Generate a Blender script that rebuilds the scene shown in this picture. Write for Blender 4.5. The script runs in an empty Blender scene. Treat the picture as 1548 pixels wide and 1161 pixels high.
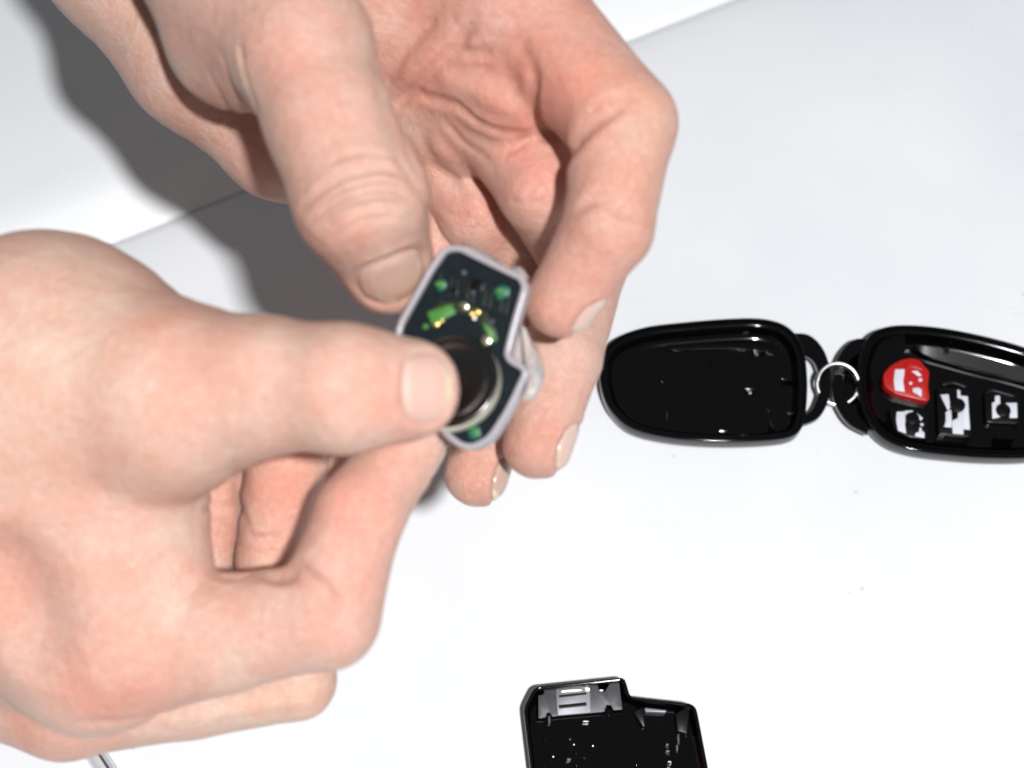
import bpy, bmesh, math, random
import numpy as np
from mathutils import Vector, Matrix
random.seed(3); rng = np.random.default_rng(5)
S = bpy.context.scene
COL = S.collection

# ------------------------------------------------------------------ camera
TILT = math.radians(25); DIST = 450.0                 # millimetres; meshes are scaled to metres
HF = math.radians(18); FPX = 774 / math.tan(HF)
CR = np.array([1.0, 0, 0]); CU = np.array([0, math.cos(TILT), math.sin(TILT)]); CF = np.array([0, math.sin(TILT), -math.cos(TILT)])
CP = -CF * DIST
cam = bpy.data.cameras.new("camera"); camo = bpy.data.objects.new("camera", cam); COL.objects.link(camo)
cam.sensor_width = 36; cam.lens = 18 / math.tan(HF)
cam.clip_start = 0.01; cam.clip_end = 20
camo.matrix_world = Matrix(((CR[0], CU[0], -CF[0], CP[0] * .001), (CR[1], CU[1], -CF[1], CP[1] * .001), (CR[2], CU[2], -CF[2], CP[2] * .001), (0, 0, 0, 1)))
cam.dof.use_dof = True; cam.dof.focus_distance = 0.38; cam.dof.aperture_fstop = 12.5
S.camera = camo
S.render.resolution_x = 1024; S.render.resolution_y = 768

# ------------------------------------------------------------------ light
w = bpy.data.worlds.new("World"); S.world = w; w.use_nodes = True
w.node_tree.nodes["Background"].inputs[0].default_value = (0.93, 0.96, 1.0, 1)
w.node_tree.nodes["Background"].inputs[1].default_value = 0.125
def cam2w(x, y, d): return CP + CR * x + CU * y + CF * d
ld = bpy.data.lights.new("key_lamp", 'AREA'); ld.shape = 'DISK'; ld.size = 0.05; ld.energy = 14.3; ld.color = (1, 1, 1)
lo = bpy.data.objects.new("key_lamp", ld); COL.objects.link(lo)
lp = cam2w(166, 55, -640); lo.location = Vector(lp) * .001
lo.rotation_euler = (Vector((0, 0, 0)) - lo.location).to_track_quat('-Z', 'Y').to_euler()
S.view_settings.view_transform = 'Standard'; S.view_settings.look = 'None'; S.view_settings.exposure = 0.0; S.view_settings.gamma = 1
S.cycles.use_denoising = True; S.cycles.max_bounces = 8; S.cycles.transmission_bounces = 8

# ------------------------------------------------------------------ helpers
def P(px, py, d):
    return cam2w((px - 774) / FPX * d, (580.5 - py) / FPX * d, d)
def T(px, py, z=0.0):                                  # pixel to a point on the horizontal plane at height z
    v = CR * (px - 774) / FPX + CU * (580.5 - py) / FPX + CF
    return CP + v * ((z - CP[2]) / v[2])
def tag(o, label=None, cat=None, group=None, kind=None):
    if label: o['label'] = label
    if cat: o['category'] = cat
    if group: o['group'] = group
    if kind: o['kind'] = kind
    return o
def empty(name, loc, label, cat, group=None):
    o = bpy.data.objects.new(name, None); COL.objects.link(o); o.location = Vector(loc) * .001
    o.empty_display_size = .005
    return tag(o, label, cat, group)
def mesh(name, verts, faces, mat, parent=None, smooth=True, auto=None):
    v = np.asarray(verts, float) * .001
    if parent is not None: v = v - np.array(parent_world(parent))
    me = bpy.data.meshes.new(name); me.from_pydata(v.tolist(), [], [tuple(int(i) for i in f) for f in faces]); me.update()
    bm = bmesh.new(); bm.from_mesh(me); bmesh.ops.recalc_face_normals(bm, faces=bm.faces); bm.to_mesh(me); bm.free()
    if smooth:
        me.polygons.foreach_set('use_smooth', [True] * len(me.polygons))
        if auto: me.set_sharp_from_angle(angle=math.radians(auto))
    me.materials.append(mat)
    o = bpy.data.objects.new(name, me); COL.objects.link(o)
    if parent is not None: o.parent = parent
    return o
def parent_world(o):
    p = np.zeros(3)
    while o is not None:
        p = p + np.array(o.location); o = o.parent
    return p
def bevel(o, width, seg=2, angle=30):
    m = o.modifiers.new("bevel", 'BEVEL'); m.width = width * .001; m.segments = seg; m.limit_method = 'ANGLE'; m.angle_limit = math.radians(angle)
    return o

def node(nt, t, loc=(0, 0), **kw):
    n = nt.nodes.new(t)
    for k, v in kw.items():
        if hasattr(n, k): setattr(n, k, v)
        else: n.inputs[k.replace('_', ' ')].default_value = v
    return n
def pbr(name, col, rough=.5, metal=0, bump=None, coat=0, trans=0, ior=None, sss=0, spec=.5, rvar=0, cvar=0, cscale=400):
    m = bpy.data.materials.new(name); m.use_nodes = True; nt = m.node_tree; b = nt.nodes["Principled BSDF"]
    b.inputs['Base Color'].default_value = (*col, 1); b.inputs['Roughness'].default_value = rough; b.inputs['Metallic'].default_value = metal
    b.inputs['Coat Weight'].default_value = coat; b.inputs['Transmission Weight'].default_value = trans; b.inputs['Specular IOR Level'].default_value = spec
    if ior: b.inputs['IOR'].default_value = ior
    if sss:
        b.inputs['Subsurface Weight'].default_value = sss; b.inputs['Subsurface Radius'].default_value = (1, .9, .9); b.inputs['Subsurface Scale'].default_value = .002
    g = nt.nodes.new('ShaderNodeNewGeometry')
    if bump:
        n = node(nt, 'ShaderNodeTexNoise', Scale=bump[0], Detail=4.0); nt.links.new(g.outputs['Position'], n.inputs['Vector'])
        bp = node(nt, 'ShaderNodeBump', Strength=bump[1], Distance=bump[2]); nt.links.new(n.outputs[0], bp.inputs['Height']); nt.links.new(bp.outputs[0], b.inputs['Normal'])
    if rvar:
        n = node(nt, 'ShaderNodeTexNoise', Scale=cscale, Detail=6.0, Roughness=.7); nt.links.new(g.outputs['Position'], n.inputs['Vector'])
        r = node(nt, 'ShaderNodeMapRange'); r.inputs[1].default_value = .35; r.inputs[2].default_value = .7; r.inputs[3].default_value = rough; r.inputs[4].default_value = rough + rvar
        nt.links.new(n.outputs[0], r.inputs[0]); nt.links.new(r.outputs[0], b.inputs['Roughness'])
    if cvar:
        n = node(nt, 'ShaderNodeTexNoise', Scale=cscale * .6, Detail=3.0); nt.links.new(g.outputs['Position'], n.inputs['Vector'])
        mx = nt.nodes.new('ShaderNodeMixRGB'); mx.inputs[1].default_value = (*[c * (1 - cvar) for c in col], 1); mx.inputs[2].default_value = (*[min(1, c * (1 + cvar)) for c in col], 1)
        nt.links.new(n.outputs[0], mx.inputs[0]); nt.links.new(mx.outputs[0], b.inputs['Base Color'])
    return m

# ------------------------------------------------------------------ materials
def white_top(name, lo, hi):
    m = bpy.data.materials.new(name); m.use_nodes = True; nt = m.node_tree; b = nt.nodes["Principled BSDF"]
    g = nt.nodes.new('ShaderNodeNewGeometry'); L = nt.links.new
    n = node(nt, 'ShaderNodeTexNoise', Scale=9.0, Detail=3.0); L(g.outputs['Position'], n.inputs['Vector'])
    r = nt.nodes.new('ShaderNodeValToRGB'); r.color_ramp.elements[0].color = (*lo, 1); r.color_ramp.elements[1].color = (*hi, 1)
    r.color_ramp.elements[0].position = .35; r.color_ramp.elements[1].position = .65; L(n.outputs[0], r.inputs[0])
    # specks
    v = node(nt, 'ShaderNodeTexVoronoi', Scale=95.0); L(g.outputs['Position'], v.inputs['Vector'])
    mr = nt.nodes.new('ShaderNodeMapRange'); mr.inputs[1].default_value = .035; mr.inputs[2].default_value = .075; mr.inputs[3].default_value = 1; mr.inputs[4].default_value = 0
    L(v.outputs['Distance'], mr.inputs[0])
    n2 = node(nt, 'ShaderNodeTexNoise', Scale=60.0, Detail=1.0); L(g.outputs['Position'], n2.inputs['Vector'])
    th = nt.nodes.new('ShaderNodeMapRange'); th.inputs[1].default_value = .53; th.inputs[2].default_value = .63; L(n2.outputs[0], th.inputs[0])
    mu = node(nt, 'ShaderNodeMath', operation='MULTIPLY'); L(mr.outputs[0], mu.inputs[0]); L(th.outputs[0], mu.inputs[1])
    mu2 = node(nt, 'ShaderNodeMath', operation='MULTIPLY'); L(mu.outputs[0], mu2.inputs[0]); mu2.inputs[1].default_value = .28
    mx = nt.nodes.new('ShaderNodeMixRGB'); L(mu2.outputs[0], mx.inputs[0]); L(r.outputs[0], mx.inputs[1]); mx.inputs[2].default_value = (.25, .22, .19, 1)
    # hairline scratches
    mp = nt.nodes.new('ShaderNodeMapping'); mp.inputs['Rotation'].default_value = (0, 0, .9); mp.inputs['Scale'].default_value = (1, 9, 1); L(g.outputs['Position'], mp.inputs[0])
    n3 = node(nt, 'ShaderNodeTexNoise', Scale=45.0, Detail=2.0, Distortion=1.5); L(mp.outputs[0], n3.inputs['Vector'])
    s1 = node(nt, 'ShaderNodeMath', operation='SUBTRACT'); L(n3.outputs[0], s1.inputs[0]); s1.inputs[1].default_value = .5
    s2 = node(nt, 'ShaderNodeMath', operation='ABSOLUTE'); L(s1.outputs[0], s2.inputs[0])
    s3 = nt.nodes.new('ShaderNodeMapRange'); s3.inputs[1].default_value = 0; s3.inputs[2].default_value = .006; s3.inputs[3].default_value = .32; s3.inputs[4].default_value = 0; L(s2.outputs[0], s3.inputs[0])
    s4 = node(nt, 'ShaderNodeMath', operation='MULTIPLY'); L(s3.outputs[0], s4.inputs[0]); L(th.outputs[0], s4.inputs[1])
    mx2 = nt.nodes.new('ShaderNodeMixRGB'); L(s4.outputs[0], mx2.inputs[0]); L(mx.outputs[0], mx2.inputs[1]); mx2.inputs[2].default_value = (.45, .43, .42, 1)
    L(mx2.outputs[0], b.inputs['Base Color']); b.inputs['Roughness'].default_value = .5; b.inputs['Specular IOR Level'].default_value = .6
    n4 = node(nt, 'ShaderNodeTexNoise', Scale=700.0, Detail=2.0); L(g.outputs['Position'], n4.inputs['Vector'])
    bp = node(nt, 'ShaderNodeBump', Strength=.06, Distance=.0004); L(n4.outputs[0], bp.inputs['Height']); L(bp.outputs[0], b.inputs['Normal'])
    return m
M_TABLE = white_top('white_laminate', (.715, .74, .77), (.785, .80, .825))
M_PANEL = white_top('white_panel_lit', (.79, .81, .825), (.83, .845, .86))  # table's white, raised to put light on the lip into the colour
M_BLACK = pbr("glossy_black_plastic", (.0012, .0012, .0015), .07, bump=(300, .015, .0003), spec=.45)
M_BLACKM = pbr("satin_black_plastic", (.004, .004, .005), .36, bump=(1500, .08, .0003), spec=.28)
M_RUBBER = pbr("black_rubber", (.004, .004, .0045), .3, bump=(1200, .08, .0004), spec=.22)
M_RED = pbr("red_rubber", (.43, .009, .008), .4, bump=(500, .25, .0006), cvar=.2)
M_PRINT = pbr("pale_print", (.62, .63, .70), .5, cvar=.08)
M_STEEL = pbr("polished_steel", (.78, .77, .74), .28, metal=1, rvar=.12)
M_CELL = pbr("cell_steel_shaded", (.13, .125, .12), .22, metal=1, rvar=.08)  # can steel darkened: dark surroundings mirrored in the face are painted in
M_CELLRIM = pbr("cell_steel_lit", (.88, .84, .70), .45, metal=.6)  # same can steel made pale: lamp gleam on the rim painted in
M_GREYM = pbr("dull_grey_metal", (.085, .085, .095), .5, metal=.35, cvar=.25, bump=(1500, .1, .0003))
M_GREYL = pbr("bright_grey_metal", (.26, .26, .29), .5, metal=.4, cvar=.2)
M_CLEAR = pbr("milky_clear_plastic", (.36, .34, .37), .2, sss=.0, bump=(300, .08, .0005))
M_GLASSY = pbr("clear_plastic", (.93, .93, .93), .12, trans=.8, ior=1.4, bump=(500, .3, .0006))
M_PCB = pbr("dark_circuit_board", (.005, .010, .013), .5, spec=.12, bump=(800, .2, .0004), cvar=.5, cscale=900)
M_PCBG = pbr("bare_green_circuit_board", (.016, .022, .008), .4, cvar=.3)
M_GREEN = pbr("green_lacquer", (.05, .19, .03), .45, cvar=.3, cscale=1500)
M_TEAL = pbr("teal_solder_mask", (.006, .11, .065), .4, cvar=.3, cscale=1500)
M_GOLD = pbr("gold_contact", (.75, .52, .18), .28, metal=1)
M_SOLDER = pbr("solder", (.75, .72, .55), .3, metal=1)

def skin_mat(name, tint=(1, 1, 1)):
    m = bpy.data.materials.new(name); m.use_nodes = True; nt = m.node_tree; b = nt.nodes["Principled BSDF"]; L = nt.links.new
    g = nt.nodes.new('ShaderNodeNewGeometry'); a = nt.nodes.new('ShaderNodeVertexColor'); a.layer_name = 'skin'
    n = node(nt, 'ShaderNodeTexNoise', Scale=110.0, Detail=4.0, Roughness=.55); L(g.outputs['Position'], n.inputs['Vector'])
    r = nt.nodes.new('ShaderNodeValToRGB'); r.color_ramp.elements[0].position = .3; r.color_ramp.elements[1].position = .7
    r.color_ramp.elements[0].color = (.96, .81, .76, 1); r.color_ramp.elements[1].color = (1.0, 1.0, 1.0, 1); L(n.outputs[0], r.inputs[0])
    mx = nt.nodes.new('ShaderNodeMixRGB'); mx.blend_type = 'MULTIPLY'; mx.inputs[0].default_value = 1; L(a.outputs[0], mx.inputs[1]); L(r.outputs[0], mx.inputs[2])
    n1 = node(nt, 'ShaderNodeTexNoise', Scale=650.0, Detail=3.0, Roughness=.6); L(g.outputs['Position'], n1.inputs['Vector'])
    r1 = nt.nodes.new('ShaderNodeValToRGB'); r1.color_ramp.elements[0].position = .35; r1.color_ramp.elements[1].position = .65
    r1.color_ramp.elements[0].color = (.94, .88, .86, 1); r1.color_ramp.elements[1].color = (1, 1, 1, 1); L(n1.outputs[0], r1.inputs[0])
    mx1 = nt.nodes.new('ShaderNodeMixRGB'); mx1.blend_type = 'MULTIPLY'; mx1.inputs[0].default_value = 1; L(mx.outputs[0], mx1.inputs[1]); L(r1.outputs[0], mx1.inputs[2])
    L(mx1.outputs[0], b.inputs['Base Color'])
    b.inputs['Subsurface Weight'].default_value = .42; b.inputs['Subsurface Radius'].default_value = (1, .36, .22); b.inputs['Subsurface Scale'].default_value = .0028
    b.inputs['Roughness'].default_value = .43; b.inputs['Specular IOR Level'].default_value = .5
    v = node(nt, 'ShaderNodeTexVoronoi', Scale=1500.0); v.feature = 'DISTANCE_TO_EDGE'
    nd = node(nt, 'ShaderNodeTexNoise', Scale=500.0, Detail=2.0); L(g.outputs['Position'], nd.inputs['Vector'])
    av = nt.nodes.new('ShaderNodeVectorMath'); av.operation = 'MULTIPLY_ADD'; L(nd.outputs['Color'], av.inputs[0]); av.inputs[1].default_value = (.0008,) * 3; L(g.outputs['Position'], av.inputs[2]); L(av.outputs[0], v.inputs['Vector'])
    mm = nt.nodes.new('ShaderNodeMath'); mm.operation = 'MINIMUM'; L(v.outputs[0], mm.inputs[0]); mm.inputs[1].default_value = .25
    n5 = node(nt, 'ShaderNodeTexNoise', Scale=420.0, Detail=5.0, Roughness=.65); L(g.outputs['Position'], n5.inputs['Vector'])
    ad = nt.nodes.new('ShaderNodeMath'); ad.operation = 'MULTIPLY_ADD'; L(n5.outputs[0], ad.inputs[0]); ad.inputs[1].default_value = 1.1; L(mm.outputs[0], ad.inputs[2])
    bp = node(nt, 'ShaderNodeBump', Strength=.6, Distance=.0008); L(ad.outputs[0], bp.inputs['Height']); L(bp.outputs[0], b.inputs['Normal'])
    return m
M_SKIN = skin_mat("skin")
def nail_mat():
    m = bpy.data.materials.new("nail"); m.use_nodes = True; nt = m.node_tree; b = nt.nodes["Principled BSDF"]; L = nt.links.new
    a = nt.nodes.new('ShaderNodeVertexColor'); a.layer_name = 'skin'; L(a.outputs[0], b.inputs['Base Color'])
    b.inputs['Roughness'].default_value = .24; b.inputs['Subsurface Weight'].default_value = .3; b.inputs['Subsurface Radius'].default_value = (1, .5, .4); b.inputs['Subsurface Scale'].default_value = .001
    b.inputs['Coat Weight'].default_value = .15
    return m
M_NAIL = nail_mat()

# ------------------------------------------------------------------ the setting: white table and the panel behind its seam
SA, SB = T(130, 372), T(1080, 0)                       # seam line
sd = (SB - SA) / np.linalg.norm(SB - SA); sn = np.array([-sd[1], sd[0], 0])   # sn points away from the near side
def strip(name, prof, mat, kind='structure', x0=-500, x1=700):
    vs, fs = [], []; n = len(prof); xs = np.linspace(x0, x1, 25)
    for x in xs:
        for (u, z) in prof:
            p = SA + sd * x + sn * u; vs.append((p[0], p[1], z))
    for i in range(len(xs) - 1):
        for j in range(n - 1): fs.append((i * n + j, (i + 1) * n + j, (i + 1) * n + j + 1, i * n + j + 1))
    o = mesh(name, vs, fs, mat, auto=40); tag(o, kind=kind); return o
strip('tabletop', [(-600, -18), (-600, 0), (-300, 0), (-60, 0), (-34, -.15), (-20, -.55), (-10, -1.3), (-4, -2.1), (-1.2, -2.9), (-.35, -3.8), (-.1, -6), (-.1, -18)], M_TABLE)
back = strip('raised_panel', [(.25, -18), (.25, -4.6), (.6, -3.7), (1.2, -3.2), (3, -2.7), (13, .6), (16, 1.1), (20, 1.2), (26, .8), (60, -4.0), (200, -30), (420, -60), (420, -70)], M_PANEL, kind=None)
tag(back, 'white panel with a raised rounded lip behind the table seam', 'panel')
# a floor far beneath so that nothing hangs in the void
mesh('floor', [(-3000, -3000, -720), (3000, -3000, -720), (3000, 3000, -720), (-3000, 3000, -720)], [(0, 1, 2, 3)], pbr("grey_floor", (.35, .34, .33), .6, cvar=.2, cscale=5))['kind'] = 'structure'

# ------------------------------------------------------------------ outline tools for the plastic shells
def catmull(pts, n=8, closed=True):
    pts = np.asarray(pts, float); m = len(pts); out = []
    rngi = range(m) if closed else range(m - 1)
    for i in rngi:
        if closed: a, b, c, d = pts[(i - 1) % m], pts[i], pts[(i + 1) % m], pts[(i + 2) % m]
        else: a, b, c, d = pts[max(i - 1, 0)], pts[i], pts[i + 1], pts[min(i + 2, m - 1)]
        for k in range(n):
            t = k / n; out.append(.5 * ((2 * b) + (c - a) * t + (2 * a - 5 * b + 4 * c - d) * t * t + (3 * b - a - 3 * c + d) * t ** 3))
    if not closed: out.append(pts[-1])
    return np.array(out)
def rounded(pts, r, seg=4):                            # polygon with its corners rounded (r in the units of pts)
    pts = np.asarray(pts, float); m = len(pts); out = []
    for i in range(m):
        a, b, c = pts[i - 1], pts[i], pts[(i + 1) % m]
        u = a - b; v = c - b; lu, lv = np.linalg.norm(u), np.linalg.norm(v); rr = min(r if np.isscalar(r) else r[i], lu * .45, lv * .45)
        p, q = b + u / lu * rr, b + v / lv * rr
        for k in range(seg + 1):
            t = k / seg; out.append((1 - t) ** 2 * p + 2 * t * (1 - t) * b + t * t * q)
    return np.array(out)
def resample(poly, n):
    p = np.vstack([poly, poly[:1]]); d = np.r_[0, np.cumsum(np.linalg.norm(np.diff(p, axis=0), axis=1))]
    t = np.linspace(0, d[-1], n, endpoint=False)
    return np.stack([np.interp(t, d, p[:, k]) for k in range(p.shape[1])], 1)
def inset2(poly, dist):                                # poly (n,2), inward offset, smoothed normals
    area = np.sum(poly[:, 0] * np.roll(poly[:, 1], -1) - np.roll(poly[:, 0], -1) * poly[:, 1])
    t = np.roll(poly, -1, 0) - np.roll(poly, 1, 0); t /= np.linalg.norm(t, axis=1)[:, None] + 1e-9
    nrm = np.stack([-t[:, 1], t[:, 0]], 1) * (1 if area > 0 else -1)
    for _ in range(int(abs(dist) * 1.5)): nrm = (np.roll(nrm, 1, 0) + 2 * nrm + np.roll(nrm, -1, 0)) / 4
    return poly + nrm * dist
class Frame:                                           # local plane: origin o, axes u, v, n
    def __init__(s, o, u, v): s.o = np.array(o); s.u = np.array(u); s.v = np.array(v); s.u = s.u.astype(float); s.v = s.v.astype(float); s.n = np.cross(s.u, s.v); s.n /= np.linalg.norm(s.n)
    def w(s, p, z): p = np.atleast_2d(p); return s.o + p[:, :1] * s.u + p[:, 1:2] * s.v + np.reshape(z, (-1, 1)) * s.n
    def pix(s, px, py, z=0.0):                         # pixel onto the plane at height z, as local (u,v)
        v = CR * (px - 774) / FPX + CU * (580.5 - py) / FPX + CF
        o = s.o + s.n * z; t = np.dot(o - CP, s.n) / np.dot(v, s.n); q = CP + v * t - o
        return np.array([np.dot(q, s.u), np.dot(q, s.v)])
FT = Frame((0, 0, 0), (1, 0, 0), (0, 1, 0))
def loft(name, fr, poly, prof, mat, parent=None, cap=True, auto=35, capstart=False):
    n = len(poly); vs, fs = [], []
    for (ins, z) in prof: vs += list(fr.w(inset2(poly, ins), np.full(n, z)))
    for i in range(len(prof) - 1):
        for j in range(n): k = (j + 1) % n; fs.append((i * n + j, i * n + k, (i + 1) * n + k, (i + 1) * n + j))
    if cap: fs.append(tuple((len(prof) - 1) * n + j for j in range(n)))
    if capstart: fs.append(tuple(range(n))[::-1])
    return mesh(name, vs, fs, mat, parent, auto=auto)
def slab(name, fr, poly, z0, z1, mat, parent=None, bev=.15):
    return loft(name, fr, poly, [(0, z0), (0, z1 - bev), (bev * .3, z1 - bev * .3), (bev, z1)], mat, parent, capstart=True)
def pxpoly(fr, pts, z): return np.array([fr.pix(x, y, z) for x, y in pts])
def bar(name, pts, r, mat, parent=None, seg=12, closed=False):
    pts = np.asarray(pts, float); n = len(pts); vs, fs = [], []
    rs = np.full(n, r) if np.isscalar(r) else np.asarray(r)
    up = np.array([.13, .21, .97])
    for i in range(n):
        t = pts[(i + 1) % n] - pts[i - 1] if closed else pts[min(i + 1, n - 1)] - pts[max(i - 1, 0)]
        t = t / np.linalg.norm(t); a = np.cross(up, t); a /= np.linalg.norm(a); b = np.cross(t, a)
        for k in range(seg):
            th = 2 * math.pi * k / seg; vs.append(pts[i] + rs[i] * (math.cos(th) * a + math.sin(th) * b))
    for i in range(n if closed else n - 1):
        for k in range(seg): fs.append((i * seg + k, i * seg + (k + 1) % seg, ((i + 1) % n) * seg + (k + 1) % seg, ((i + 1) % n) * seg + k))
    if not closed: fs.append(tuple(range(seg))[::-1]); fs.append(tuple((n - 1) * seg + k for k in range(seg)))
    return mesh(name, vs, fs, mat, parent)

# ------------------------------------------------------------------ left fob shell
ZR = 6.5
g1 = 'opened halves of a black key fob'
f1 = empty('key_fob_shell', T(1060, 580), 'empty glossy black key fob half shell with nothing inside, left of the key ring', 'key fob shell', g1)
o1 = [(906, 563), (909, 536), (930, 511), (975, 494), (1040, 486), (1105, 481), (1150, 481), (1183, 489), (1203, 505), (1216, 530), (1221, 575), (1219, 620), (1213, 645), (1195, 660), (1150, 666), (1080, 667), (1010, 661), (955, 647), (925, 622), (911, 595)]
p1 = resample(catmull(pxpoly(FT, o1, ZR)), 150)
loft('shell', FT, p1, [(1.6, .1), (.6, .45), (.2, 1.4), (.03, 3.0), (0, ZR - .6), (.08, ZR - .14), (.28, ZR), (.95, ZR - .03), (1.15, ZR - .7), (1.9, ZR - .8), (2.3, ZR - 1.0), (2.6, ZR - 2.0), (3.3, 2.6), (4.5, 1.7), (6.5, 1.5)], M_BLACK, f1, auto=60)
def band(name, fr, outer, inner, z0, z1, mat, parent, bev=.4, n=40):
    def rs(l): 
        c = catmull(pxpoly(fr, l, z1), 8, False); d = np.r_[0, np.cumsum(np.linalg.norm(np.diff(c, axis=0), axis=1))]; t = np.linspace(0, d[-1], n); return np.stack([np.interp(t, d, c[:, k]) for k in (0, 1)], 1)
    O, I = rs(outer), rs(inner); W = (I - O) / np.linalg.norm(I - O, axis=1)[:, None] * bev
    secs = [(O + W, z0), (O, z0 + bev), (O, z1 - bev), (O + W * .3, z1 - bev * .3), (O + W, z1), (I - W, z1), (I - W * .3, z1 - bev * .3), (I, z1 - bev), (I, z0 + bev), (I - W, z0)]
    vs = np.vstack([fr.w(p, np.full(n, z)) for p, z in secs]); m = len(secs)
    fs = [(a * n + k, a * n + k + 1, ((a + 1) % m) * n + k + 1, ((a + 1) % m) * n + k) for a in range(m) for k in range(n - 1)] + [tuple(a * n for a in range(m)), tuple(a * n + n - 1 for a in range(m))]
    return mesh(name, vs, fs, mat, parent, auto=50)
band('ring_loop', FT, [(1192, 503), (1222, 505), (1243, 524), (1254, 552), (1256, 585), (1250, 612), (1236, 632), (1212, 642)], [(1208, 628), (1224, 622), (1234, 606), (1239, 583), (1236, 558), (1226, 540), (1200, 528)][::-1], 2.6, 5.0, M_BLACK, f1)
# inner ledges and pins of the left shell
def pin(fr, px, py, z, r, h, parent, mat=None, name='pin'):
    c = fr.pix(px, py, z); a = np.linspace(0, 2 * math.pi, 13)[:-1]; poly = c + np.stack([np.cos(a), np.sin(a)], 1) * r
    slab(name, fr, poly, z, z + h, mat or M_BLACK, parent, min(.2, r * .3))
def rectp(fr, px, py, lx, ly, z, ang=0):
    c = fr.pix(px, py, z); ca, sa = math.cos(ang), math.sin(ang)
    return np.array([c + np.array([x * ca - y * sa, x * sa + y * ca]) for x, y in ((-lx / 2, -ly / 2), (lx / 2, -ly / 2), (lx / 2, ly / 2), (-lx / 2, ly / 2))])
slab('inner_ledge', FT, resample(catmull(pxpoly(FT, [(1010, 516), (1080, 512), (1140, 511), (1172, 520), (1168, 530), (1120, 524), (1060, 524), (1012, 526)], 4)), 40), 1.5, 2.3, M_BLACK, f1, .5)
for (x, y, lx, ly) in ((1148, 530, 4, 1.2), (1135, 587, 3, 1.3), (1188, 574, 2.4, .8), (1197, 625, 2.6, .8), (1093, 652, 2.4, .7)):
    slab('clip', FT, rounded(rectp(FT, x, y, lx, ly, 3), .3, 2), 1.5, 3.6, M_BLACK, f1, .35)
for (x, y) in ((1000, 574), (1008, 627), (1163, 616), (1164, 640), (1168, 648), (1075, 550)): pin(FT, x, y, 1.5, .6, 1.4, f1)

# ------------------------------------------------------------------ right fob shell with rubber buttons
f2 = empty('key_fob_shell', T(1450, 600), 'glossy black fob half shell holding one red and several black rubber buttons', 'key fob shell', g1)
o2 = [(1296, 560), (1302, 530), (1316, 505), (1342, 493), (1380, 491), (1430, 496), (1490, 508), (1548, 524), (1600, 545), (1632, 575), (1643, 610), (1634, 650), (1605, 680), (1560, 691), (1500, 692), (1440, 688), (1385, 681), (1345, 668), (1318, 645), (1300, 610)]
p2 = resample(catmull(pxpoly(FT, o2, ZR)), 150)
loft('shell', FT, p2, [(1.6, .1), (.6, .45), (.2, 1.4), (.03, 3.0), (0, ZR - .6), (.08, ZR - .14), (.28, ZR), (.95, ZR - .03), (1.15, ZR - .7), (1.7, ZR - .8), (1.9, ZR - .45), (2.3, ZR - .5), (2.6, ZR - 1.1), (3.8, 3.6), (5.0, 2.9), (6.5, 2.6)], M_BLACK, f2, auto=60)
band('ring_loop', FT, [(1318, 512), (1292, 512), (1272, 530), (1261, 556), (1258, 585), (1266, 615), (1284, 640), (1312, 655)], [(1312, 632), (1294, 622), (1281, 604), (1276, 582), (1280, 558), (1291, 540), (1316, 532)][::-1], 2.6, 5.0, M_BLACK, f2)
slab('loop_web', FT, resample(catmull(pxpoly(FT, [(1318, 520), (1292, 520), (1272, 545), (1266, 585), (1276, 620), (1300, 638), (1320, 640)], 2), 5), 40), .3, 1.9, M_BLACK, f2, .3)
def button(pts, z1, mat, prints, label=None, r=1.0):
    o = slab('button', FT, resample(rounded(pxpoly(FT, pts, z1), r, 4), 44), 2.6, z1, mat, f2, .5)
    if label: o['label'] = label
    for q in prints:
        slab('icon', FT, rounded(pxpoly(FT, q, z1), .15, 2), z1 - .1, z1 + .12, M_PRINT, o, .05)
    return o
def z3(x, y): return (1200 + x / 4.448, 470 + y / 4.448)   # corners read off an enlargement
Z3 = lambda l: [z3(*p) for p in l]
rb = button(Z3([(600, 420), (650, 365), (720, 325), (790, 312), (850, 325), (880, 370), (915, 400), (905, 500), (918, 605), (850, 598), (760, 575), (680, 555), (605, 500)]), 5.2, M_RED,
       [Z3([(680, 395), (745, 392), (742, 430), (735, 470), (745, 545), (680, 535), (672, 470)]), Z3([(790, 405), (830, 402), (862, 436), (835, 440)]), Z3([(838, 455), (862, 452), (862, 475), (840, 475)]), Z3([(800, 520), (835, 515), (860, 530), (858, 580), (830, 560), (800, 545)]), Z3([(775, 478), (795, 478), (795, 496), (777, 496)])],
       'red rubber button with worn white marks')
slab('button_ridge', FT, resample(catmull(pxpoly(FT, Z3([(760, 345), (830, 345), (865, 400), (800, 385), (745, 420), (752, 380)]), 5.3)), 26), 4.9, 5.6, M_RED, f2, .3)
button(Z3([(640, 640), (900, 665), (905, 860), (780, 850), (680, 800), (650, 720)]), 4.4, M_RUBBER,
       [Z3([(690, 680), (745, 677), (750, 720), (748, 770), (755, 825), (700, 805), (688, 740)]), Z3([(745, 672), (800, 670), (800, 690), (750, 705)]), Z3([(800, 685), (830, 690), (868, 722), (855, 740), (830, 715)]), Z3([(850, 755), (872, 757), (870, 775), (850, 770)]), Z3([(820, 820), (840, 815), (845, 785), (858, 785), (862, 812), (878, 815), (878, 855), (812, 842)])])
pin(FT, *z3(795, 730), 4.4, 1.9, 1.2, f2, M_RUBBER, 'rubber_nub')
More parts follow.
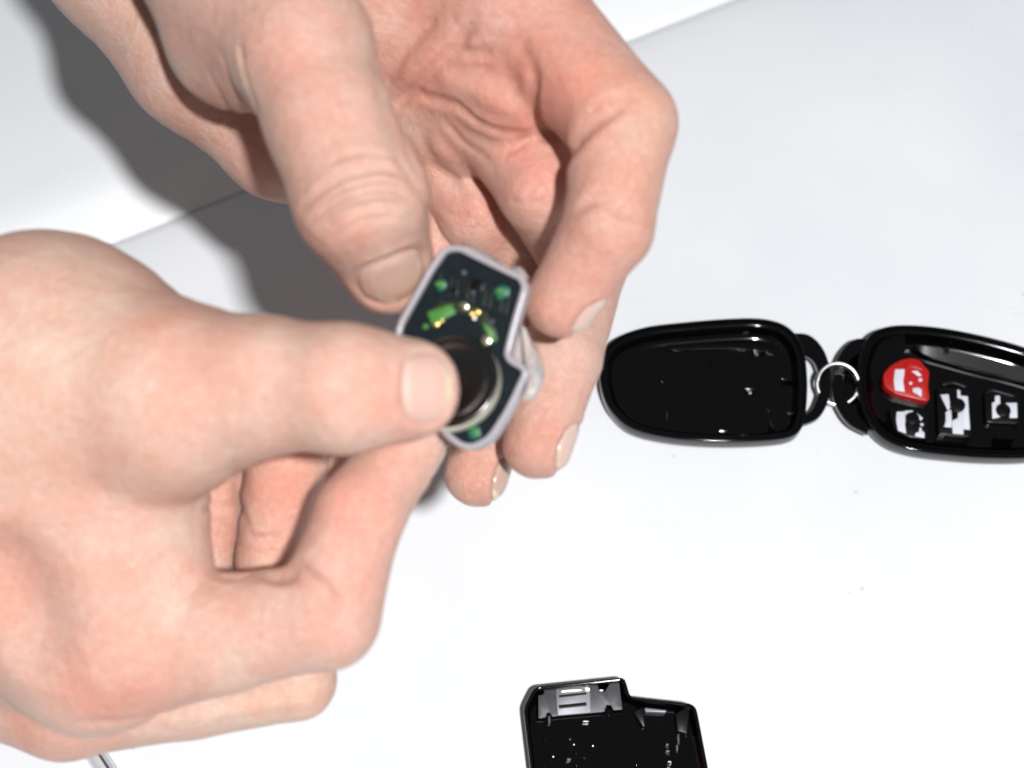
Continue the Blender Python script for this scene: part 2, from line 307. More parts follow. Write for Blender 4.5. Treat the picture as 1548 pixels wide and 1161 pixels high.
button(Z3([(960, 500), (1190, 520), (1200, 850), (970, 830)]), 4.4, M_RUBBER,
       [Z3([(985, 565), (1040, 560), (1052, 640), (1040, 680), (1020, 640)]), Z3([(1098, 530), (1118, 535), (1120, 570), (1170, 575), (1185, 800), (1142, 797), (1140, 640), (1100, 590)]), Z3([(1105, 680), (1144, 660), (1140, 832), (1068, 825), (1062, 740), (1102, 722)]), Z3([(1020, 680), (1060, 665), (1062, 785), (1010, 780), (1022, 740)])])
pin(FT, *z3(1098, 640), 4.4, 2.1, 1.2, f2, M_RUBBER, 'rubber_nub')
slab('rubber_nub', FT, rounded(pxpoly(FT, Z3([(1060, 670), (1108, 665), (1100, 720), (1066, 735)]), 4.8), .3, 2), 4.3, 4.9, M_BLACK, f2)
button(Z3([(1280, 530), (1520, 550), (1525, 760), (1290, 750)]), 4.4, M_RUBBER,
       [Z3([(1352, 572), (1385, 570), (1388, 625), (1375, 670), (1390, 715), (1335, 725), (1332, 620), (1352, 610)]), Z3([(1425, 620), (1500, 618), (1503, 720), (1450, 720), (1455, 680), (1428, 655)])])
pin(FT, *z3(1405, 675), 4.4, 2.0, 1.2, f2, M_RUBBER, 'rubber_nub')
slab('button', FT, rounded(rectp(FT, 1590, 615, 10, 11, 4.4), 1, 3), 2.6, 4.4, M_RUBBER, f2, .5)
for q in ([(1000, 480), (1080, 465), (1165, 500), (1150, 515), (1080, 490), (1010, 500)], [(1290, 545), (1330, 515), (1475, 560), (1470, 575), (1340, 540), (1300, 560)]):
    slab('inner_ledge', FT, resample(catmull(pxpoly(FT, Z3(q), 5)), 26), 4.0, 5.1, M_BLACKM, f2, .3)
up_ = np.array([T(*z3(x, y), 5.9) for x, y in catmull([(780, 225), (900, 240), (1050, 262), (1250, 310), (1450, 355), (1700, 430)], 5, False)])
lo_s = np.array([T(*z3(x, y), 5.0) for x, y in catmull([(800, 240), (900, 300), (1050, 345), (1250, 400), (1450, 448), (1700, 520)], 5, False)])
K = len(up_); vs = list(up_) + list(lo_s) + [p - np.array([0, 0, 1.2]) for p in lo_s] + [p - np.array([0, 0, 2.4]) for p in up_]
fs = [(r * K + i, r * K + i + 1, ((r + 1) % 4) * K + i + 1, ((r + 1) % 4) * K + i) for r in range(4) for i in range(K - 1)] + [(0, K, 2 * K, 3 * K), (K - 1, 2 * K - 1, 3 * K - 1, 4 * K - 1)]
mesh('inner_slope', vs, fs, M_BLACKM, f2, auto=40)
for x, y in ((712, 170), (1050, 215)): pin(FT, *z3(x, y), 5.3, .5, .7, f2)
slab('notch_rib', FT, rounded(pxpoly(FT, Z3([(1005, 250), (1040, 250), (1038, 300), (1003, 298)]), 5), .2, 2), 3.8, 6.0, M_BLACKM, f2)
slab('clip', FT, rounded(pxpoly(FT, Z3([(1350, 845), (1480, 855), (1480, 870), (1352, 862)]), 4.5), .2, 2), 2.8, 5.0, M_BLACK, f2)

# ------------------------------------------------------------------ split key ring through both loops
rc = T(1266, 581, 4.9); RR = 5.8; pts = []
for i in range(150):
    th = 2 * math.pi * i / 60; z = (i / 150 - .5) * 2.6
    q = np.array([math.cos(th) * RR, math.sin(th) * RR, z]); t = math.radians(17)
    pts.append(rc + np.array([q[0], q[1] * math.cos(t) - q[2] * math.sin(t), q[1] * math.sin(t) + q[2] * math.cos(t)]))
ring = bar('key_ring', pts, .5, M_STEEL, seg=10)
tag(ring, 'small coiled steel split ring joining the two black fob shells', 'key ring')

# ------------------------------------------------------------------ casing at the bottom edge
f3 = empty('battery_cover_casing', T(930, 1150), 'angular black plastic casing tray with grey metal contact plate, at the bottom edge', 'plastic casing')
def z4(x, y): return (760 + x / 4.553, 1000 + y / 4.553)
Z4 = lambda l: [z4(*p) for p in l]
ZC = 7.0
o3 = rounded(pxpoly(FT, Z4([(140, 320), (215, 170), (840, 105), (878, 240), (1330, 290), (1420, 760), (1500, 1180), (1380, 1420), (420, 1420), (245, 1200)]), ZC), [1.6, 1.6, 1.3, 1.0, 2.2, 9, 4, 5, 5, 4], 6)
p3 = resample(o3, 170)
loft('tray', FT, p3, [(1.2, .3), (.3, .9), (0, 2), (0, ZC - .5), (.12, ZC - .12), (.35, ZC), (.75, ZC), (.95, ZC - .2), (1.0, ZC - 1.2), (1.1, 2.6), (1.5, 2.2), (2.0, 2.1)], M_BLACK, f3, auto=50)
pl = slab('contact_plate', FT, resample(pxpoly(FT, Z4([(245, 235), (285, 225), (285, 195), (360, 188), (650, 158), (665, 200), (700, 210), (740, 150), (800, 140), (812, 240), (825, 330), (760, 335), (745, 300), (715, 298), (700, 345), (600, 355), (370, 375), (340, 380), (325, 350), (305, 352), (295, 385), (245, 388)]), 5), 120), 4.4, 5.0, M_GREYM, f3, .08)
fr_plate = FT
pb = slab('raised_strip', FT, rounded(pxpoly(FT, Z4([(365, 190), (600, 165), (608, 350), (375, 372)]), 5.3), .4, 2), 5.0, 5.35, M_GREYL, f3, .12)
for q in ([(385, 232), (575, 212), (578, 228), (480, 240), (388, 250)], [(385, 300), (575, 280), (578, 306), (388, 326)]):
    slab('slot', FT, pxpoly(FT, Z4(q), 5.4), 5.2, 5.42, M_BLACKM, pb, .03)
slab('plate_bump', FT, rounded(pxpoly(FT, Z4([(400, 195), (540, 182), (542, 200), (402, 212)]), 5.5), .2, 2), 5.3, 5.7, M_STEEL, pb, .15)
slab('plate_bump', FT, rounded(pxpoly(FT, Z4([(556, 172), (600, 167), (602, 200), (570, 204)]), 5.5), .2, 2), 5.3, 5.65, M_STEEL, pb, .15)
slab('latch', FT, rounded(pxpoly(FT, Z4([(975, 318), (1130, 335), (1120, 352), (980, 345)]), 5), .2, 3), 3.0, 5.2, M_GREYL, f3, .2)
slab('inner_wall', FT, rounded(pxpoly(FT, Z4([(1190, 360), (1265, 315), (1285, 320), (1270, 495), (1200, 480)]), 5), .4, 3), 2.2, 5.2, M_BLACKM, f3, .2)
slab('inner_wall', FT, rounded(pxpoly(FT, Z4([(900, 345), (965, 310), (985, 440), (965, 450)]), 5), .4, 3), 2.2, 4.8, M_BLACKM, f3, .2)
for (x, y, lx, ly) in ((320, 400, .5, 1.9), (1208, 525, .5, 1.8), (1200, 590, .5, 1.2), (572, 413, 1.6, .4), (1132, 572, .7, .5), (1135, 617, 1.0, .4), (1147, 690, 1.0, .4), (455, 673, 1.0, .4), (1140, 730, .8, .35)):
    slab('rib', FT, rounded(rectp(FT, *z4(x, y), lx, ly, 4), .12, 2), 2.1, 4.4, M_GREYL if (x + y) % 2 == 0 else M_STEEL, f3, .2)
for (x, y) in ((292, 540), (490, 572), (620, 580), (347, 655), (505, 625), (560, 668), (505, 715), (460, 540), (918, 712), (725, 365)): pin(FT, *z4(x, y), 3.0, .38, 1.2, f3, M_BLACK)
for (x, y) in ((490, 572), (620, 580), (347, 655)): pin(FT, *z4(x, y), 4.2, .22, .25, f3, M_STEEL)

# ------------------------------------------------------------------ steel rod under the lower hand
a, b = T(118, 1100, 2.2), T(232, 1275, 2.2)
rodo = bar('steel_rod', [a + (b - a) * t for t in np.linspace(0, 1, 6)], 2.6, pbr("bright_steel", (.80, .81, .84), .25, metal=.45), seg=32)
sidev = np.cross(b - a, [0, 0, 1.]); sidev /= np.linalg.norm(sidev)
if sidev[0] < 0: sidev = -sidev
rg = bar("reflection_line", [a + (b - a) * t + sidev * .9 + np.array([0, 0, 2.2]) for t in np.linspace(0, 1, 6)], .42, M_GREYM, rodo, seg=8)  # dark line mirrored in the rod, painted as a thin added strip
tag(rodo, 'thin shiny steel rod lying on the table beneath the lower left hand', 'steel rod')

# ------------------------------------------------------------------ held circuit case (plane pinched between the hands)
mo = P(700, 520, 287)
mtx = CR * .95 + CU * -.02 + CF * -.20; mtx /= np.linalg.norm(mtx)       # right side leans away
mty = CU + CF * .10; mty -= mtx * np.dot(mty, mtx); mty /= np.linalg.norm(mty)
FM = Frame(mo, mtx, mty)
if np.dot(FM.n, CF) > 0: FM.n = -FM.n
f4 = empty('circuit_case', mo, 'open clear plastic case with dark circuit board, pinched in the upper hand', 'circuit case')
Z1 = lambda l: [(560 + x / 3.227, 340 + y / 3.227) for x, y in l]
outer = Z1([(352, 104), (430, 92), (640, 195), (745, 245), (768, 300), (715, 480), (675, 640), (752, 682), (772, 720), (690, 900), (590, 1055), (500, 1100), (430, 1090), (360, 1035), (250, 900), (110, 640), (118, 495), (210, 330), (280, 205)])
po = resample(rounded(pxpoly(FM, outer, 0), [1.2, 1.4, 2, 1.2, 1.2, 2, 1.0, 1.2, 1.4, 2, 2.5, 2.5, 2.5, 2, 2, 2, 2, 2, 1.2], 4), 200)
loft('case', FM, po, [(1.2, -5.2), (.3, -5.0), (0, -4.2), (0, -.45), (.18, -.1), (.4, 0), (.9, 0), (1.08, -.1), (1.18, -.4), (1.2, -2.4)], M_CLEAR, f4, auto=45, capstart=True)
pcbo = inset2(po, 1.1)
bd = loft('circuit_board', FM, pcbo, [(0, -2.3), (0, -1.35)], M_PCB, f4, capstart=True)
def mpix(l, z=-1.3): return pxpoly(FM, Z1(l), z)
def mslab(name, l, z0, z1, mat, parent=None, r=.3, bev=.12):
    return slab(name, FM, rounded(mpix(l, z1), r, 3), z0, z1, mat, parent or bd, bev)
mslab('crystal', [(275, 425), (395, 385), (415, 430), (300, 490)], -1.4, -.5, M_GREEN)
mslab('board_patch', [(275, 440), (340, 375), (450, 372), (560, 420), (615, 520), (600, 580), (555, 560), (540, 490), (480, 440), (400, 420), (300, 470)], -1.36, -1.3, M_PCBG, bev=.02)
for (x, y, r, h, m) in ((460, 398, .75, .5, M_SOLDER), (520, 425, .6, .6, M_GOLD), (490, 432, .5, .4, M_GOLD), (318, 482, .75, .55, M_GOLD), (345, 465, .5, .4, M_GOLD), (568, 565, .95, .9, M_SOLDER), (505, 455, .4, .4, M_SOLDER), (455, 232, .5, .2, M_GREYM), (595, 470, .35, .2, M_GREYM), (500, 330, .4, .2, M_GREYM)):
    c = FM.pix(560 + x / 3.227, 340 + y / 3.227, -1.2); aa = np.linspace(0, 2 * math.pi, 11)[:-1]
    slab('solder_joint', FM, c + np.stack([np.cos(aa), np.sin(aa)], 1) * r, -1.4, -1.3 + h, m, bd, .2)
for l in ([(430, 392), (452, 378), (470, 384), (450, 404)], [(545, 470), (600, 520), (604, 570), (588, 560), (560, 510)], [(590, 545), (612, 530), (618, 560), (598, 575)], [(250, 492), (275, 480), (285, 500), (262, 510)]):
    mslab('solder_mask', l, -1.34, -1.2, M_GREEN, bd, .2, .04)
for k in range(14):                                     # fine printed traces of the board
    x0, y0 = 300 + 28 * k, 235 + 9 * k; 
    if k % 3 == 1: continue
    mslab('trace', [(x0 + 40, y0), (x0 + 46, y0), (x0 + 38 - k, y0 + 90), (x0 + 32 - k, y0 + 90)], -1.36, -1.29, M_PCBG, bd, .05, .02)
mslab('chip', [(500, 255), (560, 285), (540, 330), (480, 302)], -1.4, -.8, M_RUBBER, bd, .2, .1)
mslab('chip', [(395, 300), (430, 315), (418, 345), (385, 330)], -1.4, -1.0, M_RUBBER, bd, .2, .1)
for l in ([(315, 290), (345, 262), (372, 275), (365, 310), (330, 328)], [(600, 320), (640, 290), (680, 305), (675, 345), (620, 370)], [(470, 1000), (490, 975), (530, 980), (540, 1030), (500, 1050), (478, 1035)]):
    pe = mslab('post', l, -1.4, -.35, M_TEAL, f4, .5, .3)
for (x, y) in ((338, 288), (632, 322), (508, 1008)): 
    c = FM.pix(560 + x / 3.227, 340 + y / 3.227, -.3); aa = np.linspace(0, 2 * math.pi, 11)[:-1]
    slab('post_highlight', FM, c + np.stack([np.cos(aa) * .9, np.sin(aa) * .5], 1), -.5, -.15, M_GREEN, f4, .1)  # brighter green disc, a highlight painted on each post
# clear walls and clips on the right flank
slab('clear_clip', FM, rounded(pxpoly(FM, Z1([(735, 480), (775, 560), (835, 700), (828, 760), (780, 850), (745, 850), (765, 745), (700, 660)]), -2.5), .8, 4), -5.5, -1.6, M_GLASSY, f4, .4)
slab('clear_lug', FM, rounded(pxpoly(FM, Z1([(770, 670), (812, 690), (828, 740), (790, 760), (770, 720)]), -1.0), .5, 4), -3.0, -.6, M_GLASSY, f4, .3)
slab('clear_lug', FM, rounded(pxpoly(FM, Z1([(450, 85), (560, 130), (640, 185), (600, 190), (470, 125)]), -2.5), .5, 3), -4.5, -1.6, M_GLASSY, f4, .3)
slab('clear_lug', FM, rounded(pxpoly(FM, Z1([(690, 205), (735, 205), (765, 250), (740, 265), (695, 235)]), -1.0), .4, 3), -3.5, -.5, M_GLASSY, f4, .3)

# coin cell being set into the case
bn = -CF + CR * -.30 + CU * .38; bn /= np.linalg.norm(bn)
bu = np.cross(CU, bn); bu /= np.linalg.norm(bu); bv = np.cross(bn, bu)
bc = P(681, 575, 284.4); FB = Frame(bc, bu, bv)
f5 = empty('coin_battery', bc, 'round silver coin battery under the thumbnail, set in the circuit case', 'battery')
aa = np.linspace(0, 2 * math.pi, 97)[:-1]; cir = np.stack([np.cos(aa), np.sin(aa)], 1) * 8.9
loft('can', FB, cir, [(.9, -3.2), (.25, -3.1), (0, -2.7), (0, -.35)], M_CELLRIM, f5, auto=50, capstart=True, cap=False)
loft('face', FB, cir, [(0, -.35), (.12, -.15), (.4, 0), (.9, -.02), (1.3, -.12), (1.9, -.14), (2.1, 0), (3.4, 0), (3.55, -.05), (6, -.05)], M_CELL, f5, auto=50)

# ------------------------------------------------------------------ hands: implicit surfaces meshed by surface nets
def rcone(p, a, b, r1, r2):
    ba = b - a; l2 = float(ba @ ba); rr = r1 - r2; a2 = max(l2 - rr * rr, 1e-3); il2 = 1 / l2
    pa = p - a; y = pa @ ba; z = y - l2; x2 = ((pa * l2 - y[:, None] * ba) ** 2).sum(1); y2 = y * y * l2; z2 = z * z * l2
    k = np.sign(rr) * rr * rr * x2
    c1 = np.sign(z) * a2 * z2 > k; c2 = np.sign(y) * a2 * y2 < k
    return np.where(c1, np.sqrt(x2 + z2) * il2 - r2, np.where(c2, np.sqrt(x2 + y2) * il2 - r1, (np.sqrt(x2 * a2 * il2) + y * rr) * il2 - r1))
def smin(a, b, k):
    h = np.maximum(k - np.abs(a - b), 0) / k
    return np.minimum(a, b) - h * h * h * k / 6
def seg_dist(p, a, b):
    ab = b - a; t = np.clip(((p - a) @ ab) / max(float(ab @ ab), 1e-9), 0, 1); return np.linalg.norm(p - a - t[:, None] * ab, axis=1), t
def vnoise(p, s, seed=0):
    q = p / s + seed * 13.7; i = np.floor(q).astype(np.int64); f = q - i; f = f * f * (3 - 2 * f); out = 0
    for dx in (0, 1):
        for dy in (0, 1):
            for dz in (0, 1):
                h = ((i[:, 0] + dx) * 374761393 + (i[:, 1] + dy) * 668265263 + (i[:, 2] + dz) * 2147483647 + seed * 97) & 0xffffffff
                h = (h ^ (h >> 13)) * 1274126177 & 0xffffffff; h = (h ^ (h >> 16)) / 4294967295.0
                out = out + h * (f[:, 0] if dx else 1 - f[:, 0]) * (f[:, 1] if dy else 1 - f[:, 1]) * (f[:, 2] if dz else 1 - f[:, 2])
    return out * 2 - 1

class Hand:
    def __init__(s): s.palm = []; s.fing = []; s.grooves = []; s.bumps = []; s.nails = []
    def pchain(s, pts, k=9.0):
        q = [(P(x, y, d), r) for x, y, d, r in pts]
        for (a, ra), (b, rb) in zip(q[:-1], q[1:]): s.palm.append((a, b, ra, rb, k))
    def finger(s, pts, k=2.5, kroot=9.0, R=16.0):
        q = [(P(x, y, d), r) for x, y, d, r in pts]; s.fing.append((q, k, kroot, R)); return len(s.fing) - 1
    def base(s, p):
        d = None
        for a, b, ra, rb, k in s.palm:
            e = rcone(p, a, b, ra, rb); d = e if d is None else smin(d, e, k)
        for q, k, kr, R in s.fing:
            f = None
            for (a, ra), (b, rb) in zip(q[:-1], q[1:]):
                e = rcone(p, a, b, ra, rb); f = e if f is None else smin(f, e, k)
            g = np.exp(-((p - q[0][0]) ** 2).sum(1) / R ** 2)
            d = smin(d, f, .5 + (kr - .5) * g)
        return d
    def sdf(s, p):
        d = s.base(p)
        for c, rx, amp in s.bumps:
            d = d - amp * np.exp(-((p - c) ** 2).sum(1) / rx ** 2)
        for poly, dep, wd in s.grooves:
            m = np.full(len(p), 1e9); tt = np.zeros(len(p)); n = len(poly) - 1
            lo = poly.min(0) - 4 * wd; hi = poly.max(0) + 4 * wd
            sel = np.where(((p > lo) & (p < hi)).all(1))[0]
            if not len(sel): continue
            ps = p[sel]; m = np.full(len(sel), 1e9); tt = np.zeros(len(sel))
            for i in range(n):
                e, t = seg_dist(ps, poly[i], poly[i + 1]); c = e < m; m = np.where(c, e, m); tt = np.where(c, (i + t) / n, tt)
            fade = np.clip(np.minimum(tt, 1 - tt) * 5, 0, 1) * .85 + .15
            d[sel] += dep * fade * (np.exp(-(m / wd) ** 2) - .2 * np.exp(-((m - 1.9 * wd) / (1.0 * wd)) ** 2))
        for nl in s.nails:
            q, s_, side = s.nq(nl, p)
            d = d + np.where(side, .30 * np.exp(-((q - 1.03) / .12) ** 2) - .22 * np.exp(-((q - 1.30) / .16) ** 2) + .15 * (q < 1), 0)
        d = d - .10 * vnoise(p, 5.0, 1) - .05 * vnoise(p, 2.2, 2) - .22 * vnoise(p, 13.0, 3)
        return d
    def nq(s, nl, p):
        c, u, n, w_, L, W = nl[:6]; r = p - c; a = r @ u; b = r @ w_; h = r @ n
        return ((np.abs(a) / (L / 2)) ** 2.5 + (np.abs(b) / (W / 2)) ** 2.5) ** (1 / 2.5), a / (L / 2), h > -W * .42
    def hit(s, px, py):
        px = np.atleast_1d(np.asarray(px, float)); py = np.atleast_1d(np.asarray(py, float))
        v = CR * ((px - 774) / FPX)[:, None] + CU * ((580.5 - py) / FPX)[:, None] + CF; v /= np.linalg.norm(v, axis=1)[:, None]
        t = np.full(len(px), 200.0)
        for _ in range(90): t = np.where(t < 600, t + s.base(CP + v * t[:, None]) * .8, t)
        return CP + v * t[:, None]
    def groove(s, pts, dep=.5, wd=.8):
        pts = catmull(np.array(pts, float), 4, False); h = s.hit(pts[:, 0], pts[:, 1])
        ok = np.linalg.norm(h - CP, axis=1) < 420; h = h[ok]
        if len(h) > 2: s.grooves.append((h, dep, wd))
    def bump(s, px, py, r, amp): s.bumps.append((s.hit(px, py)[0], r, amp))
    def nail(s, fi, nvec, L, W, back=0.0, col=(.50, .345, .285), fe=1):
        """nail on the last phalanx of finger fi; nvec = where its back faces (camera-space right, up, towards camera)"""
        q = s.fing[fi][0]; Tp, r = q[-1]; J = q[-2][0]; u = Tp - J; u /= np.linalg.norm(u)
        n = CR * nvec[0] + CU * nvec[1] - CF * nvec[2]; n = n - u * (n @ u); n /= np.linalg.norm(n); w_ = np.cross(u, n)
        c0 = Tp - u * back; lo_, hi_ = 0.0, r * 2.2
        for _ in range(30):
            mid = (lo_ + hi_) / 2
            if s.base((c0 + n * mid)[None])[0] < 0: lo_ = mid
            else: hi_ = mid
        s.nails.append((c0 + n * lo_, u, n, w_, L, W, lo_, c0, col, fe))

def surface(fn, lo, hi, h, coarse=6):
    H = h * coarse; lo = np.array(lo); n = (np.ceil((np.array(hi) - lo) / H)).astype(int) + 1
    gx = [lo[k] + H * np.arange(n[k]) for k in range(3)]
    G = np.stack(np.meshgrid(*gx, indexing='ij'), -1).reshape(-1, 3).astype(np.float32).astype(float)
    D = fn(G).reshape(n)
    N = (n - 1) * coarse + 1
    # nearest-coarse fill for sign
    F = np.ones(N, np.float32) * 9
    act = np.zeros(n - 1, bool)
    mn = D[:-1, :-1, :-1].copy(); mx = mn.copy()
    for a in (0, 1):
        for b in (0, 1):
            for c in (0, 1):
                q = D[a:n[0] - 1 + a, b:n[1] - 1 + b, c:n[2] - 1 + c]; mn = np.minimum(mn, q); mx = np.maximum(mx, q)
    act = (mn < H * 1.0) & (mx > -H * 1.0)
    ins = mx <= -H * 1.0
    I = np.argwhere(ins)
    for i, j, k in I: F[i * coarse:(i + 1) * coarse + 1, j * coarse:(j + 1) * coarse + 1, k * coarse:(k + 1) * coarse + 1] = -9
    A = np.argwhere(act); o = np.stack(np.meshgrid(*[np.arange(coarse + 1)] * 3, indexing='ij'), -1).reshape(-1, 3)
    mask = np.zeros(N, bool)
    for i, j, k in A: mask[i * coarse:(i + 1) * coarse + 1, j * coarse:(j + 1) * coarse + 1, k * coarse:(k + 1) * coarse + 1] = True
    idx = np.argwhere(mask)
    vals = np.empty(len(idx), np.float32)
    for c in range(0, len(idx), 400000): vals[c:c + 400000] = fn(lo + idx[c:c + 400000] * h)
    F[mask] = vals
    s = F < 0
    cells = np.zeros(np.array(N) - 1, np.uint8)
    for a in (0, 1):
        for b in (0, 1):
            for c in (0, 1): cells += s[a:N[0] - 1 + a, b:N[1] - 1 + b, c:N[2] - 1 + c]
    cm = (cells > 0) & (cells < 8); ci = np.argwhere(cm); vid = np.full(cm.shape, -1, np.int64); vid[cm] = np.arange(len(ci))
    acc = np.zeros((len(ci), 3)); cnt = np.zeros(len(ci))
    corners = [(a, b, c) for a in (0, 1) for b in (0, 1) for c in (0, 1)]
    for p in corners:
        for ax in range(3):
            if p[ax]: continue
            q = list(p); q[ax] = 1
            v0 = F[ci[:, 0] + p[0], ci[:, 1] + p[1], ci[:, 2] + p[2]]; v1 = F[ci[:, 0] + q[0], ci[:, 1] + q[1], ci[:, 2] + q[2]]
            m = (v0 < 0) != (v1 < 0); t = np.where(m, v0 / np.where(m, v0 - v1, 1), 0)
            pt = np.tile(np.array(p, float), (len(ci), 1)); pt[:, ax] += t
            acc[m] += pt[m]; cnt[m] += 1
    V = lo + (ci + acc / cnt[:, None]) * h
    faces = []
    for ax in range(3):
        b, c = (ax + 1) % 3, (ax + 2) % 3
        sl0 = [slice(None)] * 3; sl1 = [slice(None)] * 3; sl0[ax] = slice(0, -1); sl1[ax] = slice(1, None)
        e = np.argwhere(s[tuple(sl0)] != s[tuple(sl1)])
        e = e[(e[:, b] > 0) & (e[:, c] > 0) & (e[:, b] < N[b] - 1) & (e[:, c] < N[c] - 1)]
        flip = s[e[:, 0], e[:, 1], e[:, 2]]
        def g(db, dc):
            q = e.copy(); q[:, b] += db; q[:, c] += dc; return vid[q[:, 0], q[:, 1], q[:, 2]]
        quad = np.stack([g(-1, -1), g(0, -1), g(0, 0), g(-1, 0)], 1)
        quad[~flip] = quad[~flip][:, ::-1]; faces.append(quad)
    Fc = np.vstack(faces); Fc = Fc[(Fc >= 0).all(1)]
    for _ in range(2):                                 # snap on to the exact surface
        e = .15; d0 = fn(V); gr = np.stack([(fn(V + e * np.eye(3)[k]) - d0) / e for k in range(3)], 1)
        gn = (gr ** 2).sum(1) + 1e-6; st = -(d0 / gn)[:, None] * gr; ln = np.linalg.norm(st, axis=1); st *= np.minimum(1, h * .6 / np.maximum(ln, 1e-9))[:, None]; V = V + st
    return V, Fc

BASE = np.array([.645, .46, .382])
def build_hand(H, lo, hi, h, label, blobs, base=BASE, name='hand'):
    root_loc = (np.array(lo) + np.array(hi)) / 2
    V, Fc = surface(H.sdf, lo, hi, h)
    me = bpy.data.meshes.new(name); v = ((V - root_loc) * .001).astype(np.float32)
    me.vertices.add(len(v)); me.vertices.foreach_set('co', v.ravel()); me.loops.add(Fc.size); me.loops.foreach_set('vertex_index', Fc.ravel().astype(np.int32))
    me.polygons.add(len(Fc)); me.polygons.foreach_set('loop_start', np.arange(0, Fc.size, 4, dtype=np.int32)); me.update(calc_edges=True); me.validate()
    me.polygons.foreach_set('use_smooth', np.ones(len(me.polygons), bool))
    col = np.tile(base, (len(V), 1)); 
    n1 = vnoise(V, 9.0, 7)[:, None]; n2 = vnoise(V, 4.0, 8)[:, None]
    n3 = vnoise(V, 20.0, 9)[:, None]; col = col * (1 + n1 * np.array([.02, -.05, -.06]) + n2 * np.array([.015, -.035, -.035]) + n3 * np.array([.0, -.04, -.07]))
    for b in blobs:
        px, py, r, c, st = b[:5]; ctr = H.hit(px, py)[0] if len(b) < 6 else P(px, py, b[5])
        m = (np.exp(-((V - ctr) ** 2).sum(1) / r ** 2) * st)[:, None]; col = col * (1 - m) + col * np.array(c) * m
    ca = me.color_attributes.new('skin', 'FLOAT_COLOR', 'POINT'); ca.data.foreach_set('color', np.hstack([np.clip(col, 0, 1), np.ones((len(V), 1))]).astype(np.float32).ravel())
    me.materials.append(M_SKIN)
    o = bpy.data.objects.new(name, me); COL.objects.link(o); o.location = Vector(root_loc) * .001
    tag(o, label, 'hand')
    for nl in H.nails:
        c, u, n, w_, L, W, rho, c0, ncol, fen = nl; vs, cs = [], []; NR, NA = 9, 32; rad = max(rho, W * .56)
        grid = [(0.0, 0.0)] + [(i / NR, 2 * math.pi * j / NA) for i in range(1, NR + 1) for j in range(NA)]
        A = []; Bq = []
        for q, th in grid:
            cx, sx = math.cos(th), math.sin(th); k = (abs(cx) ** 2.5 + abs(sx) ** 2.5) ** (-1 / 2.5); A.append(q * k * cx * L / 2); Bq.append(q * k * sx * W / 2)
        A = np.array(A); Bq = np.array(Bq); phi = np.clip(Bq / rad, -1.3, 1.3)
        start = c + np.outer(A, u) + np.outer(Bq, w_) + np.outer(np.full(len(A), 3.0), n)   # drop on to the finger
        t = np.zeros(len(A))
        for _ in range(60): t = np.clip(t + H.base(start - np.outer(t, n)) * .8, 0, 3.0 + W * .40)
        qq = np.array([g_[0] for g_ in grid])
        dro = t
        if True:
            # beyond the finger end the plate keeps its slope
            dro = np.minimum(t, 3.0 + .055 * Bq ** 2 * (9.0 / W) + np.maximum(A, 0) ** 2 * .03 + .6)
        top = start - np.outer(dro, n) + np.outer(.26 - 1.4 * np.clip(qq - .7, 0, 1), n)
        bot = top - np.outer(np.full(len(A), .5), n)
        vs = np.vstack([top, bot]); K = len(A); fs = []
        for off, fl in ((0, False), (K, True)):
            for j in range(NA):
                f = (off, off + 1 + j, off + 1 + (j + 1) % NA); fs.append(f[::-1] if fl else f)
            for i in range(NR - 1):
                for j in range(NA):
                    a_ = off + 1 + i * NA + j; b_ = off + 1 + i * NA + (j + 1) % NA; f = (a_, a_ + NA, b_ + NA, b_); fs.append(f[::-1] if fl else f)
        for j in range(NA):
            a_ = 1 + (NR - 1) * NA + j; b_ = 1 + (NR - 1) * NA + (j + 1) % NA; fs.append((a_, a_ + K, b_ + K, b_))
        no = mesh('fingernail', vs, fs, M_NAIL, o, auto=60)
        aa_ = np.r_[A, A] / (L / 2)
        cc = np.tile(np.array(ncol), (2 * K, 1)); fe = np.clip((aa_ - .76) / .12, 0, fen)[:, None]; cc = cc * (1 - fe) + np.array([.70, .62, .42]) * fe  # pale free edge; its yellow paints in glow from the battery
        lu = np.clip((-aa_ - .55) / .25, 0, 1)[:, None]; cc = cc * (1 - lu * .5) + np.array([.70, .52, .46]) * lu * .5
        if not fen:
            gg = np.clip((aa_ + 1) / 2, 0, 1)[:, None]; cc = np.array([.70, .47, .41]) * (1 - gg) + np.array([.47, .29, .20]) * gg  # root end lightened: a highlight painted into the plate
        ca = no.data.color_attributes.new('skin', 'FLOAT_COLOR', 'POINT'); ca.data.foreach_set('color', np.hstack([cc, np.ones((2 * K, 1))]).astype(np.float32).ravel())
    return o

PINK = (1.02, .84, .82); RED = (.98, .68, .63); PALE = (1.06, 1.10, 1.12); YEL = (1.0, 1.04, .95)

# ---- upper hand
A = Hand()
A.pchain([(150, -620, 345, 27), (170, -330, 338, 27), (338, -65, 305, 15), (455, 70, 290, 12.6)], 12)
A.pchain([(412, 55, 302, 15), (362, 55, 308, 14.5)], 9)
A.pchain([(220, -330, 345, 24), (520, -160, 330, 15), (770, 0, 312, 12.6)], 12)
A.pchain([(300, -200, 350, 18), (560, 0, 348, 14), (735, 150, 332, 11.5)], 12)
A.pchain([(600, 110, 343, 13), (730, 190, 334, 11)], 12)
A.pchain([(640, 50, 328, 14), (780, 130, 316, 12)], 12)
A.pchain([(600, 150, 336, 12), (740, 180, 329, 10.5)], 9)
A.pchain([(300, -100, 360, 15), (480, 60, 358, 13), (660, 215, 344, 11.5)], 10)
A.pchain([(150, -250, 350, 20), (180, -60, 342, 15.5), (300, 95, 337, 14), (425, 215, 338, 11.6), (560, 260, 350, 11)], 8)
A.pchain([(520, -60, 318, 14), (600, 40, 330, 12)], 9)           # web of the thumb
